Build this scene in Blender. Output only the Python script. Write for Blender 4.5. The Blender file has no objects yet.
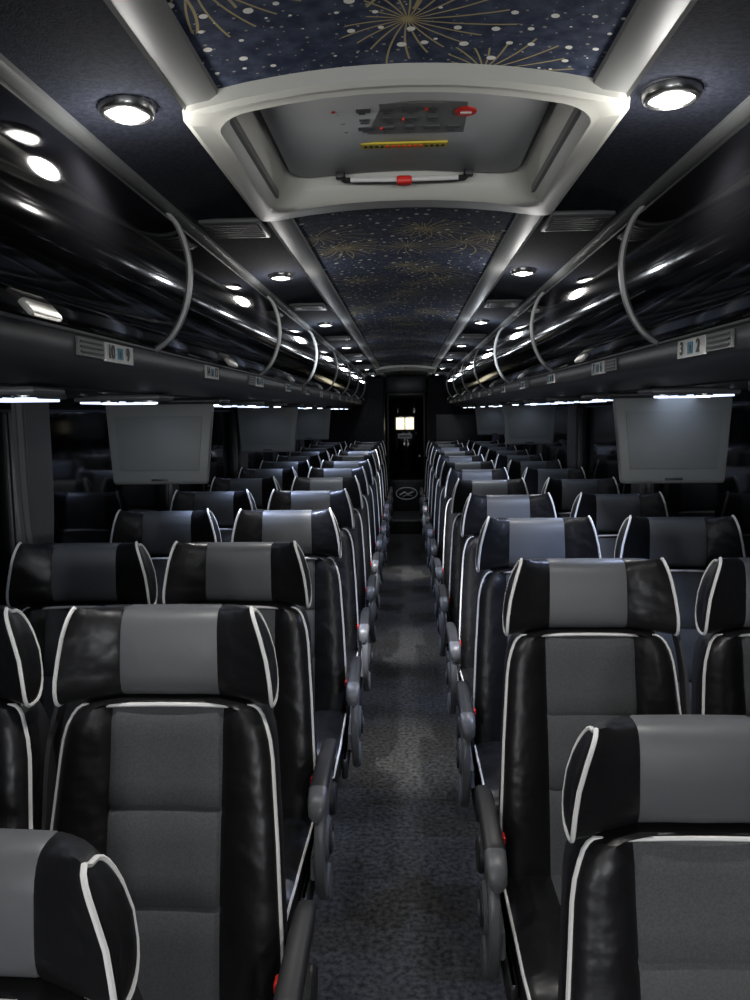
import bpy, math, random
from mathutils import Vector, Matrix
random.seed(4)
CZ = 1.6
# ---------------------------------------------------------------- materials
def nt(name):
    m = bpy.data.materials.new(name); m.use_nodes = True
    n = m.node_tree; b = n.nodes['Principled BSDF']
    return m, n, b
def setp(b, col=None, rough=None, metal=None, spec=None, coat=None, em=None, es=None, sheen=None):
    if col: b.inputs['Base Color'].default_value = (*col, 1)
    if rough is not None: b.inputs['Roughness'].default_value = rough
    if metal is not None: b.inputs['Metallic'].default_value = metal
    if spec is not None: b.inputs['Specular IOR Level'].default_value = spec
    if coat is not None: b.inputs['Coat Weight'].default_value = coat; b.inputs['Coat Roughness'].default_value = .06
    if em: b.inputs['Emission Color'].default_value = (*em, 1); b.inputs['Emission Strength'].default_value = es
def mat(name, col, rough=.5, metal=0, spec=.5, coat=0, em=None, es=0, bump=None, var=None):
    m, n, b = nt(name); setp(b, col, rough, metal, spec, coat, em, es)
    N = n.nodes; L = n.links
    tc = N.new('ShaderNodeTexCoord')
    if bump:
        last = None
        for sc, st, dist in bump:
            t = N.new('ShaderNodeTexNoise'); t.inputs['Scale'].default_value = sc; t.inputs['Detail'].default_value = 2
            L.new(tc.outputs['Object'], t.inputs['Vector'])
            bp = N.new('ShaderNodeBump'); bp.inputs['Strength'].default_value = st; bp.inputs['Distance'].default_value = dist
            L.new(t.outputs['Fac'], bp.inputs['Height'])
            if last: L.new(last.outputs['Normal'], bp.inputs['Normal'])
            last = bp
        L.new(last.outputs['Normal'], b.inputs['Normal'])
    if var:
        sc, c2 = var
        t = N.new('ShaderNodeTexNoise'); t.inputs['Scale'].default_value = sc; t.inputs['Detail'].default_value = 4
        L.new(tc.outputs['Object'], t.inputs['Vector'])
        r = N.new('ShaderNodeValToRGB'); r.color_ramp.elements[0].position = .35; r.color_ramp.elements[1].position = .65
        r.color_ramp.elements[0].color = (*col, 1); r.color_ramp.elements[1].color = (*c2, 1)
        L.new(t.outputs['Fac'], r.inputs['Fac']); L.new(r.outputs['Color'], b.inputs['Base Color'])
    return m

M = {}
M['leather'] = mat('black_leather', (.009, .009, .010), .37, spec=.45, bump=[(13, .5, .015), (34, .2, .005)])
M['grayl'] = mat('grey_leather', (.100, .106, .112), .46, spec=.42, bump=[(10, .2, .012), (300, .1, .001)])
M['grayf'] = mat('grey_fabric', (.075, .080, .084), .8, spec=.25, bump=[(400, .2, .001)], var=(260, (.100, .105, .110)))
M['pipe'] = mat('white_piping', (.8, .8, .78), .45)
M['plasg'] = mat('grey_plastic', (.10, .104, .11), .38)
M['plasd'] = mat('dark_plastic', (.02, .02, .022), .45)
M['steel'] = mat('brushed_steel', (.35, .35, .36), .35, metal=1)
M['red'] = mat('red_button', (.75, .03, .02), .4)
M['belt'] = mat('belt_webbing', (.045, .045, .05), .7, bump=[(400, .3, .002)])
M['gloss'] = mat('gloss_black_panel', (.0025, .0025, .003), .07, spec=.17)
M['rack'] = mat('rack_grey', (.046, .049, .053), .42)
M['trim'] = mat('light_trim', (.17, .174, .17), .5)
M['trimd'] = mat('bin_rail', (.085, .09, .09), .5)
M['divider'] = mat('divider_trim', (.27, .28, .28), .42)
M['cover'] = mat('hatch_cover', (.46, .48, .48), .5)
M['bezel'] = mat('hatch_bezel', (.50, .50, .455), .45)
M['navy'] = mat('navy_carpet', (.012, .014, .021), .95, spec=.1, bump=[(300, .4, .003)], var=(120, (.022, .025, .035)))
M['floor'] = mat('aisle_carpet', (.013, .013, .013), .85, spec=.2, bump=[(160, .6, .004)], var=(55, (.050, .050, .050)))
M['wall'] = mat('dark_wall_carpet', (.010, .010, .012), .9, spec=.15, bump=[(200, .4, .003)], var=(60, (.020, .020, .024)))
M['glass'] = mat('night_glass', (.003, .003, .004), .06, spec=.4)
M['curtain'] = mat('curtain_cloth', (.12, .12, .122), .9, bump=[(300, .3, .002)])
M['mon'] = mat('monitor_shell', (.20, .21, .205), .45)
M['monp'] = mat('monitor_inset', (.175, .185, .18), .5)
M['lamp'] = mat('lamp_lens', (1, 1, 1), .4, em=(1, .98, .95), es=14)
M['lampw'] = mat('reading_lens', (1, 1, 1), .4, em=(.75, .85, 1), es=4)
M['ledbar'] = mat('led_bar', (1, 1, 1), .4, em=(.62, .74, 1), es=1.8)
M['chrome'] = mat('chrome_ring', (.30, .30, .30), .3, metal=1)
M['white'] = mat('white_label', (.7, .7, .68), .5)
M['ink'] = mat('black_ink', (.01, .01, .01), .5)
M['yellow'] = mat('yellow_label', (.62, .48, .04), .5)
M['blue'] = mat('blue_ink', (.02, .2, .3), .5)
M['signlit'] = mat('lit_panel', (.9, .85, .6), .5, em=(1, .9, .62), es=1.5)
M['latch'] = mat('latch_metal', (.46, .46, .43), .45)

def fabric():
    m, n, b = nt('firework_fabric'); N = n.nodes; L = n.links
    setp(b, rough=.9, spec=.15)
    def node(t, **k):
        x = N.new(t)
        for a, v in k.items(): setattr(x, a, v)
        return x
    def mth(op, a, bb=None, c=None):
        x = node('ShaderNodeMath', operation=op)
        for i, v in enumerate((a, bb, c)):
            if v is None: continue
            if isinstance(v, (int, float)): x.inputs[i].default_value = v
            else: L.new(v, x.inputs[i])
        return x.outputs[0]
    tc = node('ShaderNodeTexCoord')
    def burst(scale, off, arms, curl, rad, thin):
        mp = node('ShaderNodeMapping'); mp.inputs['Scale'].default_value = (scale, scale, 0); mp.inputs['Location'].default_value = off
        L.new(tc.outputs['Object'], mp.inputs['Vector'])
        v = node('ShaderNodeTexVoronoi', voronoi_dimensions='2D'); v.inputs['Scale'].default_value = 1; v.inputs['Randomness'].default_value = .75
        L.new(mp.outputs[0], v.inputs['Vector'])
        s = node('ShaderNodeVectorMath', operation='SUBTRACT'); L.new(mp.outputs[0], s.inputs[0]); L.new(v.outputs['Position'], s.inputs[1])
        sx = node('ShaderNodeSeparateXYZ'); L.new(s.outputs[0], sx.inputs[0])
        ang = mth('ARCTAN2', sx.outputs[1], sx.outputs[0])
        r = mth('SQRT', mth('ADD', mth('MULTIPLY', sx.outputs[0], sx.outputs[0]), mth('MULTIPLY', sx.outputs[1], sx.outputs[1])))
        ph = mth('ADD', mth('MULTIPLY', ang, arms), mth('MULTIPLY', r, curl))
        line = mth('ABSOLUTE', mth('SINE', ph))
        wd = mth('DIVIDE', thin, mth('ADD', r, .04))
        ln = mth('LESS_THAN', line, wd)
        rr = mth('MULTIPLY_ADD', mth('SINE', mth('ADD', ang, 1.0)), .15, rad)
        rr = mth('MULTIPLY_ADD', mth('SINE', mth('MULTIPLY', ang, 5.0)), .05, rr)
        msk = mth('LESS_THAN', r, rr)
        sp = node('ShaderNodeSeparateColor'); L.new(v.outputs['Color'], sp.inputs[0])
        on = mth('GREATER_THAN', sp.outputs[0], .08)
        return mth('MULTIPLY', mth('MULTIPLY', ln, msk), on)
    b1 = burst(3.2, (.3, .15, 0), 11, 5.0, .36, .060)
    b2 = burst(2.6, (5.2, 2.7, 0), 8, -10, .33, .050)
    def dots(sc, th):
        v = node('ShaderNodeTexVoronoi', voronoi_dimensions='2D'); v.inputs['Scale'].default_value = sc
        L.new(tc.outputs['Object'], v.inputs['Vector'])
        sp = node('ShaderNodeSeparateColor'); L.new(v.outputs['Color'], sp.inputs[0])
        size = mth('MULTIPLY', mth('POWER', sp.outputs[1], 1.8), th)
        return mth('LESS_THAN', v.outputs['Distance'], size)
    d1 = dots(24, .17); d2 = dots(55, .16)
    nz = node('ShaderNodeTexNoise'); nz.inputs['Scale'].default_value = 40; nz.inputs['Detail'].default_value = 5
    L.new(tc.outputs['Object'], nz.inputs['Vector'])
    cr = node('ShaderNodeValToRGB'); cr.color_ramp.elements[0].color = (.020, .028, .055, 1); cr.color_ramp.elements[1].color = (.060, .074, .115, 1)
    cr.color_ramp.elements[0].position = .35; cr.color_ramp.elements[1].position = .7
    L.new(nz.outputs['Fac'], cr.inputs[0])
    def mix(f, a, col):
        x = node('ShaderNodeMix', data_type='RGBA'); L.new(f, x.inputs[0]); L.new(a, x.inputs[6]); x.inputs[7].default_value = (*col, 1); return x.outputs[2]
    c = mix(mth('MAXIMUM', b1, b2), cr.outputs[0], (.36, .30, .15))
    c = mix(d2, c, (.25, .24, .21)); c = mix(d1, c, (.75, .74, .68))
    L.new(c, b.inputs['Base Color'])
    bp = node('ShaderNodeBump'); bp.inputs['Strength'].default_value = .3; bp.inputs['Distance'].default_value = .002
    L.new(nz.outputs['Fac'], bp.inputs['Height']); L.new(bp.outputs[0], b.inputs['Normal'])
    return m
M['fabric'] = fabric()

# ---------------------------------------------------------------- mesh builder
class MB:
    def __init__(s): s.v = []; s.f = []; s.m = []; s.mats = []
    def mi(s, k):
        if k not in s.mats: s.mats.append(k)
        return s.mats.index(k)
    def face(s, idx, k): s.f.append(list(idx)); s.m.append(s.mi(k))
    def add(s, pts):
        b = len(s.v); s.v += [tuple(p) for p in pts]; return b
    def loft(s, rings, mk, closed=True, cap0=None, cap1=None):
        n = len(rings[0]); bs = [s.add(r) for r in rings]
        for i in range(len(rings) - 1):
            for j in range(n if closed else n - 1):
                k = mk(i, j) if callable(mk) else mk
                a, b2 = bs[i], bs[i + 1]; j2 = (j + 1) % n
                s.face((a + j, a + j2, b2 + j2, b2 + j), k)
        if cap0: s.face([bs[0] + j for j in range(n)][::-1], cap0)
        if cap1: s.face([bs[-1] + j for j in range(n)], cap1)
    def tube(s, path, r, k, n=8, closed=False):
        path = [Vector(p) for p in path]; rings = []; N = len(path); up = None
        for i, p in enumerate(path):
            if closed: t = path[(i + 1) % N] - path[i - 1]
            else: t = path[min(i + 1, N - 1)] - path[max(i - 1, 0)]
            t.normalize()
            if up is None:
                up = Vector((0, 0, 1)) if abs(t.z) < .9 else Vector((0, 1, 0))
            a = t.cross(up).normalized(); up = a.cross(t).normalized(); bb = up
            rings.append([p + a * math.cos(q) * r + bb * math.sin(q) * r for q in [2 * math.pi * j / n for j in range(n)]])
        if closed: rings.append(rings[0]); s.loft(rings, k)
        else: s.loft(rings, k, cap0=k, cap1=k)
    def box(s, c, d, k, bev=.0, taper=1.0, rot=None):
        x, y, z = [q / 2 for q in d]; b = min(bev, x * .9, y * .9, z * .9)
        def rr(hx, hy, zz):
            if b == 0: return [(-hx, -hy, zz), (hx, -hy, zz), (hx, hy, zz), (-hx, hy, zz)]
            o = []
            for cx, cy, a0 in ((hx - b, -hy + b, -90), (hx - b, hy - b, 0), (-hx + b, hy - b, 90), (-hx + b, -hy + b, 180)):
                for t in (0, 45, 90):
                    a = math.radians(a0 + t); o.append((cx + b * math.cos(a), cy + b * math.sin(a), zz))
            return o
        def shrink(ring, e, f): return [((p[0] - math.copysign(e, p[0])) * f, p[1] - math.copysign(e, p[1]), p[2]) for p in ring]
        if b: rings = [shrink(rr(x, y, -z), b * .7, taper), shrink(rr(x, y, -z + b * .3), b * .25, taper), shrink(rr(x, y, -z + b), 0, taper),
                       rr(x, y, z - b), shrink(rr(x, y, z - b * .3), b * .25, 1), shrink(rr(x, y, z), b * .7, 1)]
        else: rings = [shrink(rr(x, y, -z), 0, taper), rr(x, y, z)]
        R = rot or Matrix.Identity(3); c = Vector(c)
        rings = [[R @ Vector(p) + c for p in r] for r in rings]
        s.loft(rings, k, cap0=k, cap1=k)
    def cyl(s, c, r, h, axis, k, n=24, bev=.003, k2=None):
        c = Vector(c); A = {'x': Vector((1, 0, 0)), 'y': Vector((0, 1, 0)), 'z': Vector((0, 0, 1))}[axis]
        U = Vector((0, 1, 0)) if axis != 'y' else Vector((0, 0, 1)); V = A.cross(U)
        rings = []
        for hh, q in ((-h / 2, r - bev), (-h / 2 + bev, r), (h / 2 - bev, r), (h / 2, r - bev)):
            rings.append([c + A * hh + U * q * math.cos(2 * math.pi * j / n) + V * q * math.sin(2 * math.pi * j / n) for j in range(n)])
        s.loft(rings, k, cap0=k2 or k, cap1=k2 or k)
    def extr(s, outline, x0, x1, k, bev=.004):
        cy = sum(p[0] for p in outline) / len(outline); cz = sum(p[1] for p in outline) / len(outline)
        def sh(e):
            o = []
            for y, z in outline:
                d = math.hypot(y - cy, z - cz) or 1; o.append((y - (y - cy) / d * e, z - (z - cz) / d * e))
            return o
        sg = 1 if x1 > x0 else -1
        rings = []
        for x, e in ((x0, bev), (x0 + sg * bev, 0), (x1 - sg * bev, 0), (x1, bev)):
            rings.append([(x, y, z) for y, z in sh(e)])
        s.loft(rings, k, cap0=k, cap1=k)
    def mesh(s, name, smooth=True, ang=40):
        me = bpy.data.meshes.new(name); me.from_pydata(s.v, [], s.f)
        for k in s.mats: me.materials.append(M[k])
        me.polygons.foreach_set('material_index', s.m)
        me.validate(); me.update()
        import bmesh
        bm = bmesh.new(); bm.from_mesh(me); bmesh.ops.recalc_face_normals(bm, faces=bm.faces)
        bm.to_mesh(me); bm.free()
        if smooth:
            me.polygons.foreach_set('use_smooth', [True] * len(me.polygons))
            try: me.set_sharp_from_angle(angle=math.radians(ang))
            except Exception: pass
        return me
def obj(name, me, loc=(0, 0, 0), parent=None, rot=None):
    o = bpy.data.objects.new(name, me); o.location = loc
    if rot: o.rotation_euler = rot
    bpy.context.scene.collection.objects.link(o)
    if parent: o.parent = parent
    return o
def cr(pts, n=6):
    P = [Vector(p) for p in pts]; out = []
    for i in range(len(P) - 1):
        a = P[max(i - 1, 0)]; b = P[i]; c = P[i + 1]; d = P[min(i + 2, len(P) - 1)]
        for t in range(n):
            t /= n
            out.append(.5 * ((2 * b) + (c - a) * t + (2 * a - 5 * b + 4 * c - d) * t * t + (3 * b - a - 3 * c + d) * t ** 3))
    out.append(P[-1]); return out
def lerp1(tab, z):
    for (a, va), (b, vb) in zip(tab, tab[1:]):
        if z <= b: t = (z - a) / (b - a); return va + (vb - va) * max(0, t)
    return tab[-1][1]

# ---------------------------------------------------------------- seat
def seat_mesh(name, s, aisle):
    b = MB()
    G = .108
    zs = [.44, .50, .56, .62, .675, .685, .695, .75, .80, .845, .857, .87, .91, .95, .985, 1.01, 1.028, 1.038, 1.044]
    W = [(.44, .210), (.50, .228), (.6, .228), (.8, .217), (.95, .205), (.985, .200), (1.01, .193), (1.028, .185), (1.038, .177), (1.044, .168)]
    seams = (.685, .857)
    rings = []; pl = []; pr = []
    for z in zs:
        w = lerp1(W, z); y0 = -.175 + (z - .44) / .6 * .115
        if z > 1.01: y0 += (z - 1.01) * .25
        y0 -= .012 * math.sin(math.pi * min(1, (z - .44) / .5))
        sm = .007 if z in seams else 0
        half = [(w, .045), (w, .016), (w * .985, 0), (w * .95, -.010), (w * .88, -.018), ((w + G) / 2, -.020), (G + .014, -.010), (G, .004 + sm), (G - .012, -.002 + sm), (.05, .002 + sm)]
        th = .12 if z < 1 else .12 - (z - 1) * .8
        ring = [(-x, y0 + y, z) for x, y in half] + [(0, y0 + .003 + sm, z)] + [(x, y0 + y, z) for x, y in half[::-1]]
        ring += [(w * .97, y0 + th * .8, z), (w * .8, y0 + th, z), (0, y0 + th * 1.1, z), (-w * .8, y0 + th, z), (-w * .97, y0 + th * .8, z)]
        rings.append(ring)
        pl.append(Vector((-w * .992, y0 + .002, z))); pr.append(Vector((w * .992, y0 + .002, z)))
    def mk(i, j):
        if 7 <= j <= 12: return 'grayf'
        if j >= 20: return 'plasd'
        return 'leather'
    b.loft(rings, mk)
    last = rings[-1]; cy = sum(p[1] for p in last) / len(last)
    crown = [[(p[0] * q, cy + (p[1] - cy) * q, 1.044 + h) for p in last] for q, h in ((1, 0), (.9, .006), (.6, .009))]
    b.loft(crown, 'leather', cap1='leather')
    top = pl[-1]; n = 9
    arc = [Vector((top.x + (pr[-1].x - top.x) * t / n, top.y - .006, top.z + .005 * math.sin(math.pi * t / n))) for t in range(1, n)]
    b.tube(pl[1:] + arc + pr[::-1][:-1], .0040, 'pipe', 6)
    # headrest
    E = .186
    xs = [-E, -E + .004, -E + .014, -.160, -.14, -.118, -.098, -.094, -.090, -.055, 0, .055, .090, .094, .098, .118, .14, .160, E - .014, E - .004, E]
    def sec(x, k=1.0):
        a = abs(x) / E; sg = (1 if x > 0 else -1) if x else 0
        fy = -.050 * max(0, a - .45) ** 1.3 / (.55 ** 1.3)
        hd = .048 - .010 * a; hh = .084 + .008 * max(0, a - .45) * (1 / .55)
        e = .62
        out = []
        for j in range(24):
            t = 2 * math.pi * j / 24; c, q = math.cos(t), math.sin(t)
            yy = math.copysign(abs(c) ** e, c) * hd * k; zz = math.copysign(abs(q) ** e, q) * hh * k
            if abs(abs(x) - .094) < .001: yy *= .955; zz *= .98
            tip = max(0, zz) / .09 * a ** 5
            zn = zz / .09
            flare = .018 * zn - .010 * (1 - zn * zn)      # convex edge: bulges at mid height, narrower at the top
            out.append((x - sg * a ** 4 * flare, fy + yy + zz * .12 + .008 - .012 * tip, 1.139 + zz + .006 * max(0, a - .5) + .006 * tip * (1 if yy < 0 else -1)))
        return out
    rs = [sec(x) for x in xs]
    b.loft(rs, lambda i, j: 'grayl' if 7 <= i <= 12 else 'leather')
    for x, sg in ((-E, -1), (E, 1)):
        o = sec(x); c = Vector((sum(p[0] for p in o) / 24, sum(p[1] for p in o) / 24, sum(p[2] for p in o) / 24))
        rr = [[Vector(p) * 1 for p in o]]
        for q, h in ((.85, .006), (.5, .009), (.1, .010)):
            rr.append([c + (Vector(p) - c) * q + Vector((sg * h, 0, 0)) for p in o])
        b.loft(rr, 'leather', cap1='leather')
        b.tube([Vector(p) + Vector((sg * .001, 0, 0)) for p in o], .0040, 'pipe', 6, closed=True)
    for x in (-.06, .06): b.cyl((x, .02, 1.05), .007, .08, 'z', 'steel', 8, .001)
    # cushion
    ys = [(-.10, .10, 1), (-.16, .115, 1), (-.3, .12, 1), (-.42, .125, 1), (-.50, .125, 1), (-.545, .118, .985), (-.572, .10, .965), (-.585, .07, .94)]
    rr = []; cl = []; cR = []
    for y, t, k in ys:
        w = .224 * k; zt = .375 + t; zb = .375 + (.125 - t) * .25
        half = [(w * .96, zb), (w, zb + .02), (w, zt - .028), (w * .985, zt - .008), (w * .93, zt), ((w + G) / 2, zt + .008), (G + .012, zt + .003), (G, zt - .006), (G - .012, zt)]
        rr.append([(-x, y, z) for x, z in half] + [(0, y, zt)] + [(x, y, z) for x, z in half[::-1]])
        cl.append(Vector((-w * .995, y, zt - .014))); cR.append(Vector((w * .995, y, zt - .014)))
    b.loft(rr, lambda i, j: 'grayf' if 7 <= j <= 10 else ('plasd' if j == 18 else 'leather'), cap0='leather', cap1='leather')
    n = 8; a0, a1 = cl[-1], cR[-1]
    arc = [a0 + (a1 - a0) * t / n + Vector((0, -.004 * math.sin(math.pi * t / n), .004 * math.sin(math.pi * t / n))) for t in range(1, n)]
    b.tube(cl + arc + cR[::-1], .0040, 'pipe', 6)
    b.box((0, -.33, .345), (.40, .44, .055), 'plasd', .015)
    b.box((0, -.30, .17), (.07, .22, .30), 'plasd', .015)
    b.box((0, -.30, .012), (.16, .36, .024), 'steel', .006)
    for sg in (-1, 1):
        b.extr([(-.20, .36), (-.05, .36), (-.02, .42), (-.03, .55), (-.09, .58), (-.17, .52)], sg * .2245, sg * .238, 'plasd', .004)
    # seat belt
    bx = -s * .213
    path = [(bx * .98, .03, 1.07), (bx * 1.02, -.03, 1.04), (bx * 1.07, -.06, .95), (bx * 1.09, -.085, .8), (bx * 1.12, -.12, .62), (bx * 1.14, -.16, .47)]
    rg = []
    for p in cr(path, 3):
        rg.append([(p.x - .004, p.y - .022, p.z), (p.x + .004, p.y - .022, p.z), (p.x + .004, p.y + .022, p.z), (p.x - .004, p.y + .022, p.z)])
    b.loft(rg, 'belt', cap0='belt', cap1='belt')
    b.box((bx * 1.0, .02, 1.06), (.03, .05, .035), 'plasd', .008)
    b.box((s * .238, -.24, .575), (.018, .03, .08), 'plasd', .005)
    b.box((s * .238, -.242, .622), (.022, .028, .022), 'red', .004)
    if aisle:
        x0 = s * .242; x1 = s * .284; xm = (x0 + x1) / 2
        rings = []
        for y, z, hw, hh in ((-.07, .652, .010, .010), (-.08, .655, .018, .016), (-.12, .658, .021, .019), (-.22, .660, .022, .019), (-.31, .656, .023, .018), (-.355, .648, .024, .019), (-.385, .635, .023, .020), (-.402, .619, .020, .018), (-.408, .607, .010, .010)):
            rings.append([(xm + math.copysign(abs(math.cos(t)) ** .6, math.cos(t)) * hw, y, z + math.copysign(abs(math.sin(t)) ** .6, math.sin(t)) * hh) for t in [2 * math.pi * j / 16 for j in range(16)]])
        b.loft(rings, lambda i, j: 'plasg' if i > 4 else 'plasd', cap0='plasd', cap1='plasg')
        b.extr([(-.12, .66), (-.05, .56), (-.09, .47), (-.20, .42), (-.33, .40), (-.40, .44), (-.385, .49), (-.28, .50), (-.20, .54), (-.17, .60), (-.20, .655)], s * .244, s * .264, 'plasg', .005)
        out = []
        for t in range(13):
            a = math.radians(110 + t * 140 / 12); out.append((-.30 + .125 * math.cos(a), .50 + .155 * math.sin(a)))
        for t in range(13):
            a = math.radians(245 - t * 130 / 12); out.append((-.275 + .082 * math.cos(a), .50 + .115 * math.sin(a)))
        b.extr(out, s * .258, s * .282, 'plasg', .004)
        b.cyl((s * .272, -.335, .515), .056, .034, 'x', 'plasg', 28, .006)
        b.cyl((s * .290, -.335, .515), .038, .010, 'x', 'plasd', 24, .003)
        b.cyl((s * .294, -.335, .515), .018, .008, 'x', 'plasg', 20, .003)
        b.cyl((s * .272, -.33, .395), .045, .030, 'x', 'plasg', 24, .006)
        b.cyl((s * .264, -.10, .50), .045, .030, 'x', 'plasd', 24, .005)
        b.box((s * .236, -.30, .40), (.02, .34, .07), 'plasd', .008)
    return b.mesh(name)
SM = {(s, a): seat_mesh('coach_seat_%s' % ('a' if a else 'w'), s, a) for s in (1, -1) for a in (True, False)}
def put_seat(x, y, side, aisle, rx=0):
    o = obj('coach_seat', SM[(side, aisle)], (x, y, 0))
    o.rotation_euler = (0, 0, rx)
    if y < 1.3: o.scale.z = 1 - (.108 if x > 0 else .125) / 1.2
    return o
LY = [.85] + [1.47 + .745 * i for i in range(12)]
RY = [1.18 + .757 * i for i in range(12)]
for i, y in enumerate(LY):
    dx = {0: -.065, 2: -.025}.get(i, 0)
    put_seat(-.460 + dx, y, 1, True, random.uniform(-.02, .02))
    put_seat(-.925 + dx * .5, y, 1, False, random.uniform(-.02, .02))
for y in RY:
    for x, a in ((.447, True), (.925, False)): put_seat(x, y, -1, a, random.uniform(-.02, .02))

# ---------------------------------------------------------------- shell
YF, YB = -2.2, 11.4
def simple(name, fn, smooth=True, ang=40):
    b = MB(); fn(b); return obj(name, b.mesh(name, smooth, ang))
simple('floor', lambda b: (b.box((0, (YF + YB) / 2, -.05), (2.5, YB - YF, .10), 'floor')), False)
for nm, s in (('left', -1), ('right', 1)):
    def f(b):
        b.box((s * 1.245, (YF + YB) / 2, .44), (.05, YB - YF, .88), 'wall')
        b.box((s * 1.245, (YF + YB) / 2, 1.93), (.05, YB - YF, .62), 'wall')
        b.box((s * 1.21, (YF + YB) / 2, .885), (.05, YB - YF, .035), 'plasd', .01)
        for yy in (-1.6, .9, 2.42, 4.0, 5.6, 7.2, 8.8, 10.4):
            b.box((s * 1.235, yy, 1.25), (.07, .11, .75), 'rack', .02)
    simple('wall_' + nm, f)
ys = [-1.6, .9, 2.42, 4.0, 5.6, 7.2, 8.8, 10.4]; k = 1
for s in (-1, 1):
    for a, c in zip(ys, ys[1:]):
        def f(b, a=a, c=c):
            b.box((s * 1.245, (a + c) / 2, 1.25), (.012, c - a - .10, .72), 'glass')
            for yy in (a + .06, c - .06): b.box((s * 1.235, yy, 1.25), (.02, .015, .72), 'plasd', .003)
            b.box((s * 1.235, (a + c) / 2, .915), (.02, c - a - .10, .015), 'plasd', .003)
        simple('window_%d' % k, f); k += 1
def curtain(s, y, w):
    b = MB(); n = 40; rings = []
    for z in [.92 + .72 * i / 8 for i in range(9)]:
        sq = 1 - .25 * math.exp(-((z - 1.15) / .12) ** 2)
        rings.append([(s * (1.180 + .014 * math.sin(j * 1.57)), y + (j / n - .5) * w * sq, z) for j in range(n + 1)])
    b.loft(rings, 'curtain', closed=False)
    b.box((s * 1.180, y, 1.15), (.035, w * .80, .03), 'plasd', .008)
    obj('window_curtain', b.mesh('window_curtain'))
for s, y, w in ((-1, 2.42, .20), (-1, 5.6, .2), (-1, 8.8, .2), (1, 4.0, .2), (1, 5.6, .22), (1, 8.8, .2)): curtain(s, y, w)

def zc(x): return 1.6 + .515 - .03 * (x / .34) ** 2
def strip(b, y0, y1, xs, k, dz=0, step=.4):
    n = max(1, int((y1 - y0) / step)); rg = []
    for i in range(n + 1):
        y = y0 + (y1 - y0) * i / n
        rg.append([(x, y, zc(x) + dz) for x in xs])
    b.loft(rg, k, closed=False)
H = [(1.265, 1.93), (8.9, 9.5)]
def ceil(b):
    segs = []; a = YF
    for h0, h1 in H: segs.append((a, h0)); a = h1
    segs.append((a, YB))
    xs = [-.29 + .58 * i / 12 for i in range(13)]
    for y0, y1 in segs: strip(b, y0, y1, xs, 'fabric')
    for s in (-1, 1):
        prof = [(.335, 2.085), (.345, 2.075), (.43, 2.070), (.52, 2.062), (.535, 2.058)]
        b.loft([[(s * x, y, z) for x, z in prof] for y in (YF, YB)], 'navy', closed=False)
    b.box((0, (YF + YB) / 2, 2.26), (2.5, YB - YF, .04), 'wall')
simple('ceiling', ceil)
ti = 1
for s in (-1, 1):
    def f(b):
        prof = [(.283, zc(.283) + .006), (.286, zc(.283) - .008), (.300, zc(.3) - .013), (.325, zc(.325) - .012), (.338, zc(.338) - .010), (.342, 2.07), (.342, 2.10)]
        b.loft([[(s * x, y, z) for x, z in prof] for y in (YF, YB)], 'trim', closed=False)
    simple('trim_%d' % ti, f); ti += 1
    def f2(b):
        prof = [(.516, 2.064), (.516, 2.054), (.528, 2.048), (.545, 2.05), (.545, 2.07)]
        b.loft([[(s * x, y, z) for x, z in prof] for y in (YF, YB)], 'trimd', closed=False)
    simple('trim_%d' % ti, f2); ti += 1
for s in (-1, 1):
    for y in [.53 + 1.48 * i for i in range(7)]:
        b = MB(); b.box((s * .425, y, 2.062), (.150, .17, .012), 'trimd', .004)
        for i in range(7): b.box((s * .425, y - .06 + .02 * i, 2.055), (.13, .008, .004), 'plasd')
        obj('speaker_grille', b.mesh('speaker_grille'))

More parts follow.
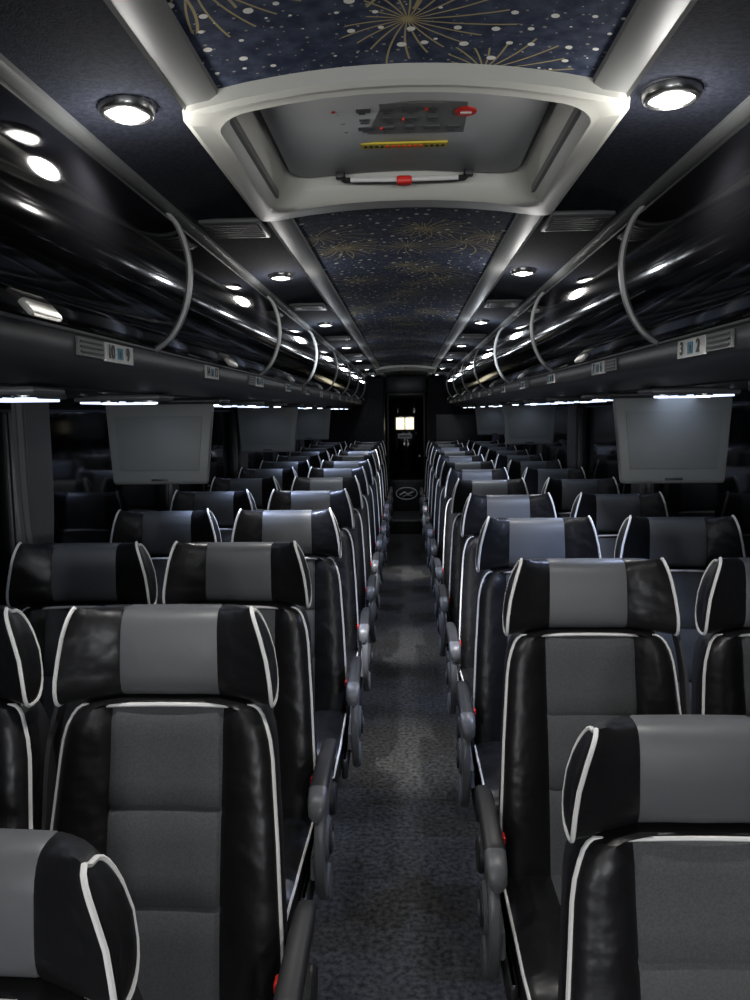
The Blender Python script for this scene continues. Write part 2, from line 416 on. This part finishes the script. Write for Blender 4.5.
# hatch
def hatch(y0, y1, name):
    b = MB()
    def loop(hw, a, c, z, r, bulge):
        pts = []
        n = 8
        def corner(cx, cy, a0):
            for t in range(n + 1):
                q = math.radians(a0 + 90 * t / n); pts.append([cx + r * math.cos(q), cy + r * math.sin(q)])
        def edge(x0, yy, x1, m=8):
            for t in range(1, m): pts.append([x0 + (x1 - x0) * t / m, yy])
        corner(hw - r, a + r, -90); corner(hw - r, c - r, 0); edge(hw - r, c, -hw + r); corner(-hw + r, c - r, 90); corner(-hw + r, a + r, 180); edge(-hw + r, a, hw - r)
        out = []
        for x, y in pts:
            if y < (a + c) / 2: y -= bulge * (1 - (x / hw) ** 2) * ((a + c) / 2 - y) / ((c - a) / 2)
            out.append((x, y, zc(x) - .515 + z))
        return out
    B = .03
    L = [loop(.352, y0 - .01, y1 + .03, .520, .03, B), loop(.350, y0 - .008, y1 + .028, .494, .03, B), loop(.340, y0, y1 + .015, .488, .035, B),
         loop(.318, y0 + .020, y1 - .02, .494, .05, B), loop(.306, y0 + .030, y1 - .045, .489, .06, B), loop(.298, y0 + .034, y1 - .055, .496, .06, B),
         loop(.276, y0 + .042, y1 - .065, .53, .06, B), loop(.262, y0 + .046, y1 - .07, .575, .06, B)]
    b.loft(L, lambda i, j: 'bezel')
    C = [loop(.266, y0 + .045, y1 - .065, .60, .06, B), loop(.262, y0 + .048, y1 - .072, .585, .06, B), loop(.256, y0 + .053, y1 - .078, .552, .055, B), loop(.244, y0 + .064, y1 - .090, .543, .05, B)]
    b.loft(C, 'cover', cap1='cover')
    zl = 1.6 + .541
    def zl_(x): return zl - .03 * (x / .34) ** 2
    yc = y0 + .285
    b.box((0, yc - .035, zl_(.08)), (.28, .15, .003), 'trim')
    rnd = random.Random(2)
    zz = zl_(.08) - .003
    for r in range(3):
        for c in range(6):
            if c == 5 and r < 2: continue
            x = -.115 + c * .042; y = yc - .085 + r * .045
            b.box((x, y, zz), (rnd.uniform(.014, .030), rnd.uniform(.010, .020), .002), 'trimd')
            b.box((x + rnd.uniform(-.008, .008), y + .012, zz - .001), (rnd.uniform(.006, .016), rnd.uniform(.003, .006), .002), 'rack')
            if (r + c) % 4 == 0: b.box((x - .012, y - .004, zz - .002), (.005, .007, .003), 'red')
    b.cyl((.112, yc - .070, zz), .020, .004, 'z', 'red', 20, .001)
    b.box((.112, yc - .070, zz - .003), (.020, .006, .002), 'white')
    b.box((0, yc + .105, zl_(.06) - .002), (.175, .028, .004), 'yellow')
    for i in range(15): b.box((-.078 + i * .0112, yc + .105, zl_(.06) - .005), (.006, .008, .002), 'red' if 3 < i < 11 else 'ink')
    zh = zl - .020; yh = y1 - .112
    b.tube(cr([(-.140, yh + .01, zl), (-.137, yh + .005, zh), (-.115, yh, zh - .004), (0, yh - .002, zh - .006), (.115, yh, zh - .004), (.137, yh + .005, zh), (.140, yh + .01, zl)], 5), .0065, 'plasd', 8)
    b.tube([(-.12, yh - .012, zh - .006), (0, yh - .014, zh - .008), (.12, yh - .012, zh - .006)], .0055, 'white', 8)
    b.box((0, yh - .01, zh - .010), (.034, .030, .016), 'red', .004)
    for x in (-.145, .145): b.box((x, yh + .01, zl - .008), (.02, .02, .02), 'plasd', .003)
    obj(name, b.mesh(name))
for h in H: hatch(h[0], h[1], 'ceiling_escape_hatch')

# ---------------------------------------------------------------- luggage bins
prof = cr([(.537, .450), (.512, .42), (.494, .365), (.490, .31), (.503, .24), (.535, .18), (.583, .142)], 4)
BL = 1.27; BY = [-2.01 + 1.27 * i for i in range(10)]
for s in (-1, 1):
    off = 0 if s < 0 else .03
    for y in BY:
        y += off; y1 = min(y + BL, YB)
        b = MB()
        rg = []
        for yy in (y + .010, y + .014, y1 - .014, y1 - .010):
            e = .006 if yy in (y + .010, y1 - .010) else 0
            rg.append([(s * (p.x + e), yy, CZ + p.y) for p in prof])
        b.loft(rg, 'gloss', closed=False)
        b.loft([[(s * .537, yy, CZ + .450), (s * 1.2, yy, CZ + .50), (s * 1.2, yy, CZ + .165), (s * .60, yy, CZ + .162)] for yy in (y, y1)], 'rack', closed=False)
        rg = []
        for yy, d in ((y - .009, -.004), (y - .007, .006), (y + .007, .006), (y + .009, -.004)):
            ring = []
            for i, p in enumerate(prof):
                a = prof[max(0, i - 1)]; c = prof[min(len(prof) - 1, i + 1)]; t = (c - a).normalized(); nrm = Vector((t.y, -t.x))
                if nrm.x > 0: nrm = -nrm
                ring.append((s * (p.x + nrm.x * d), yy, CZ + p.y + nrm.y * d))
            rg.append(ring)
        b.loft(rg, 'divider', closed=False)
        ym = (y + y1) / 2
        R = Matrix.Rotation(s * math.radians(40), 3, 'Y')
        b.box((s * .553, ym, CZ + .168), (.012, .10, .060), 'latch', .005, rot=R)
        b.box((s * .546, ym, CZ + .163), (.006, .075, .036), 'trim', .003, rot=R)
        obj('overhead_luggage_bin', b.mesh('overhead_luggage_bin'))
    def f(b):
        P = [(.60, .160), (.578, .146), (.572, .138), (.574, .100), (.582, .090), (.63, .072), (.70, .060), (.80, .056), (1.0, .056), (1.2, .06)]
        b.loft([[(s * x, yy, CZ + z) for x, z in P] for yy in (YF, YB)], 'rack', closed=False)
        b.box((s * .576, (YF + YB) / 2, CZ + .145), (.010, YB - YF, .006), 'trimd', .001)
        b.box((s * .73, (YF + YB) / 2, CZ + .057), (.008, YB - YF, .006), 'plasd', .001)
    simple('passenger_service_panel', f)
    R = LY if s < 0 else RY
    for i, y in enumerate(R):
        b = MB(); yy = y + .08 if s < 0 else y + .42
        x = s * .570
        b.box((x, yy, CZ + .119), (.004, .15, .036), 'white')
        b.box((x - s * .003, yy, CZ + .119), (.002, .026, .022), 'blue')
        b.box((x - s * .0035, yy - .004, CZ + .117), (.002, .008, .014), 'ink')
        if i % 2 == 1 or i == 0:
            b.box((x, yy - .14, CZ + .120), (.004, .12, .032), 'trim')
            for q in range(3): b.box((x - s * .003, yy - .14, CZ + .111 + q * .009), (.002, .10, .003), 'ink')
        po = obj('seat_number_plate', b.mesh('seat_number_plate'))
        n0 = 4 * i + (6 if s < 0 else 3)
        if i < 6:
            for txt, dy in ((str(n0), -.048), (str(n0 - 1), .042)):
                fc = bpy.data.curves.new('numeral', 'FONT'); fc.body = txt; fc.size = .036; fc.align_x = 'CENTER'; fc.align_y = 'CENTER'; fc.extrude = .0005; fc.offset = .0008
                fc.materials.append(M['ink'])
                fo = obj('numeral', fc, (x - s * .0035, yy - s * dy, CZ + .119), po, (math.radians(90), 0, math.radians(90 if s < 0 else -90)))
        Z = CZ + .034
        b = MB(); xl = s * .80
        b.box((xl, yy - .05, Z + .013), (.22, .14, .016), 'plasg', .006)
        for dx in (-.06, .06):
            b.cyl((xl + dx, yy - .05, Z + .000), .020, .010, 'z', 'lampw', 16, .001)
            b.cyl((xl + dx, yy - .05, Z + .003), .026, .006, 'z', 'chrome', 16, .001)
        b.cyl((xl, yy - .05, Z + .003), .012, .006, 'z', 'plasd', 16, .001)
        b.box((s * .93, yy + .22, Z + .012), (.16, .34, .014), 'plasg', .004)
        b.box((s * .93, yy + .22, Z + .003), (.13, .32, .008), 'ledbar', .002)
        o = obj('reading_light', b.mesh('reading_light'))
        on = {-1: (3, 4, 6, 7, 9), 1: (1, 2, 4, 6, 8)}[s]
        if i in on:
            l = bpy.data.lights.new('reading_bulb', 'SPOT'); l.energy = 30; l.color = (.55, .66, 1); l.spot_size = math.radians(100); l.spot_blend = .8; l.shadow_soft_size = .03
            lo = obj('reading_bulb', l, (s * .72, yy - .05, Z - .012), o); lo.rotation_euler = (0, s * math.radians(18), 0)

# ---------------------------------------------------------------- downlights
b = MB()
b.cyl((0, 0, -.002), .032, .010, 'z', 'lamp', 28, .002)
n = 28; rg = []
for r, z in ((.032, -.006), (.034, -.009), (.037, -.009), (.041, -.006), (.043, 0), (.043, .008)):
    rg.append([(r * math.cos(2 * math.pi * j / n), r * math.sin(2 * math.pi * j / n), z) for j in range(n)])
b.loft(rg, 'chrome')
DL = b.mesh('downlight')
AIM = {3: 3.5, 4: 5.2, 6: 7.6}
for s in (-1, 1):
    for i, y in enumerate([-1.72, -.24] + [1.24 + 1.48 * i for i in range(7)]):
        x = -.425 if s < 0 else .40
        o = obj('downlight', DL, (x, y, 2.064))
        col = (1, .97, .94) if y < 3 else (.88, .93, 1)
        f = 1 if i < 5 else (.6 if i < 7 else .3)
        l = bpy.data.lights.new('downlight_bulb', 'SPOT'); l.energy = 19 * f; l.color = col
        l.spot_size = math.radians(125); l.spot_blend = .9; l.shadow_soft_size = .02
        obj('downlight_bulb', l, (0, 0, -.02), o)
        l = bpy.data.lights.new('ceiling_fill', 'POINT'); l.energy = 2.0 * f; l.color = col; l.shadow_soft_size = .024  # added fill point below the flush fixture, stands in for bounce on the ceiling
        obj('ceiling_fill', l, (0, 0, -.075), o)
        if AIM.get(i):
            l = bpy.data.lights.new('aisle_beam', 'SPOT'); l.energy = 150; l.color = (1, .98, .96); l.spot_size = math.radians(24); l.spot_blend = 1; l.shadow_soft_size = .02
            lo = obj('aisle_beam', l, (0, 0, -.02), o)
            d = Vector((0 - x, AIM[i] - y, -2.04)); lo.rotation_mode = 'QUATERNION'; lo.rotation_quaternion = d.to_track_quat('-Z', 'Y')

# ---------------------------------------------------------------- monitors
def monitor(x, y):
    b = MB()
    b.box((0, 0, -.155), (.405, .035, .30), 'mon', .012, taper=.88)
    b.box((0, -.019, -.155), (.33, .004, .20), 'monp', .002, taper=.9)
    b.box((0, .0, .000), (.43, .07, .020), 'plasd', .008)
    b.box((0, -.022, -.290), (.06, .004, .008), 'plasd', .001)
    obj('drop_down_monitor', b.mesh('drop_down_monitor'), (x, y, CZ + .044), rot=(math.radians(-4), 0, 0))
for y in (2.88, 5.15, 7.4): monitor(-.915, y)
for y in (2.75, 5.9, 8.2): monitor(.92, y)

# ---------------------------------------------------------------- rear
simple('wall_back', lambda b: b.box((0, YB + .03, 1.1), (2.5, .06, 2.3), 'wall'))
simple('washroom_compartment', lambda b: (b.box((-.72, YB - .42, 1.03), (.84, .80, 2.05), 'wall', .02), b.box((-.315, YB - .50, 1.0), (.03, .60, 1.9), 'rack', .008)))
simple('rear_galley_cabinet', lambda b: (b.box((.72, YB - .30, 1.03), (.84, .56, 2.05), 'wall', .02), b.box((.72, YB - .59, 1.25), (.62, .02, .60), 'plasd', .01)))
simple('trim_5', lambda b: b.box((0, YB - .05, 1.98), (.60, .09, .25), 'rack', .03))
simple('wall_front', lambda b: (b.box((0, YF - .03, 1.1), (2.5, .06, 2.3), 'wall'), b.box((0, YF + .005, 1.45), (2.2, .01, .9), 'glass')))
def dr(b):
    b.box((0, YB - .025, .98), (.50, .045, 1.62), 'gloss', .01)
    for x in (-.265, .265): b.box((x, YB - .04, 1.0), (.03, .07, 1.7), 'rack', .006)
    b.box((0, YB - .04, 1.84), (.56, .07, .04), 'rack', .006)
    b.cyl((.19, YB - .06, .95), .02, .03, 'y', 'chrome', 16, .003)
simple('door_1', dr)
def sg(b):
    b.box((-.02, YB - .06, 1.42), (.30, .02, .22), 'chrome', .005)
    b.box((-.085, YB - .072, 1.42), (.12, .008, .17), 'signlit', .003); b.box((.05, YB - .072, 1.42), (.12, .008, .17), 'signlit', .003)
simple('lit_washroom_sign', sg)
simple('notice_label', lambda b: (b.box((-.02, YB - .055, 1.24), (.20, .01, .07), 'white', .002), b.box((-.02, YB - .061, 1.24), (.16, .004, .02), 'ink')))
def stp(b):
    b.box((0, 10.70, .09), (.60, 1.2, .18), 'floor', .01)
    b.box((0, 10.09, .17), (.60, .02, .03), 'trim', .004)
    b.box((0, 11.19, .40), (.50, .26, .44), 'plasd', .02)
simple('rear_step', stp)
def emb(b):
    t = [2 * math.pi * i / 32 for i in range(32)]
    b.tube([(.0 + .15 * math.cos(a), 11.052, .43 + .085 * math.sin(a)) for a in t], .008, 'white', 6, closed=True)
    b.tube([(-.10, 11.052, .41), (-.03, 11.050, .45), (.02, 11.050, .42), (.10, 11.052, .46)], .012, 'white', 6)
    b.tube([(-.06, 11.052, .385), (.0, 11.050, .41), (.08, 11.052, .395)], .007, 'white', 6)
simple('wall_emblem', emb)
for x in (-.75, .75):  # unseen fill lamps behind the camera, added to brighten the interior
    b = MB(); rg = []
    for q in range(7):
        a = math.radians(90 * q / 6); rg.append([(.11 * math.cos(a) * math.cos(2 * math.pi * j / 24), .11 * math.cos(a) * math.sin(2 * math.pi * j / 24), -.06 * math.sin(a)) for j in range(24)])
    b.loft(rg[:-1], 'lampw', cap1='lampw'); b.cyl((0, 0, .006), .13, .014, 'z', 'plasd', 28, .004)
    o = obj('unseen_fill_dome', b.mesh('unseen_fill_dome'), (x, -1.75, 1.63))
    l = bpy.data.lights.new('unseen_fill_bulb', 'POINT'); l.energy = 60; l.shadow_soft_size = .11; l.color = (.95, .97, 1)
    obj('unseen_fill_bulb', l, (0, 0, -.20), o)

# ---------------------------------------------------------------- world, camera
w = bpy.data.worlds.new('night'); bpy.context.scene.world = w; w.use_nodes = True
w.node_tree.nodes['Background'].inputs[0].default_value = (.02, .025, .04, 1); w.node_tree.nodes['Background'].inputs[1].default_value = .3
cam = bpy.data.cameras.new('camera'); co = bpy.data.objects.new('camera', cam); bpy.context.scene.collection.objects.link(co)
cam.sensor_fit = 'VERTICAL'; cam.sensor_height = 36; cam.sensor_width = 27; cam.lens = 28; cam.clip_start = .02
R = Matrix.Rotation(math.radians(2.35), 4, 'Z') @ Matrix.Rotation(math.radians(90 - 6.5), 4, 'X') @ Matrix.Rotation(math.radians(-.7), 4, 'Z')
co.matrix_world = Matrix.Translation((0, 0, CZ)) @ R
bpy.context.scene.camera = co
bpy.context.scene.view_settings.view_transform = 'Standard'
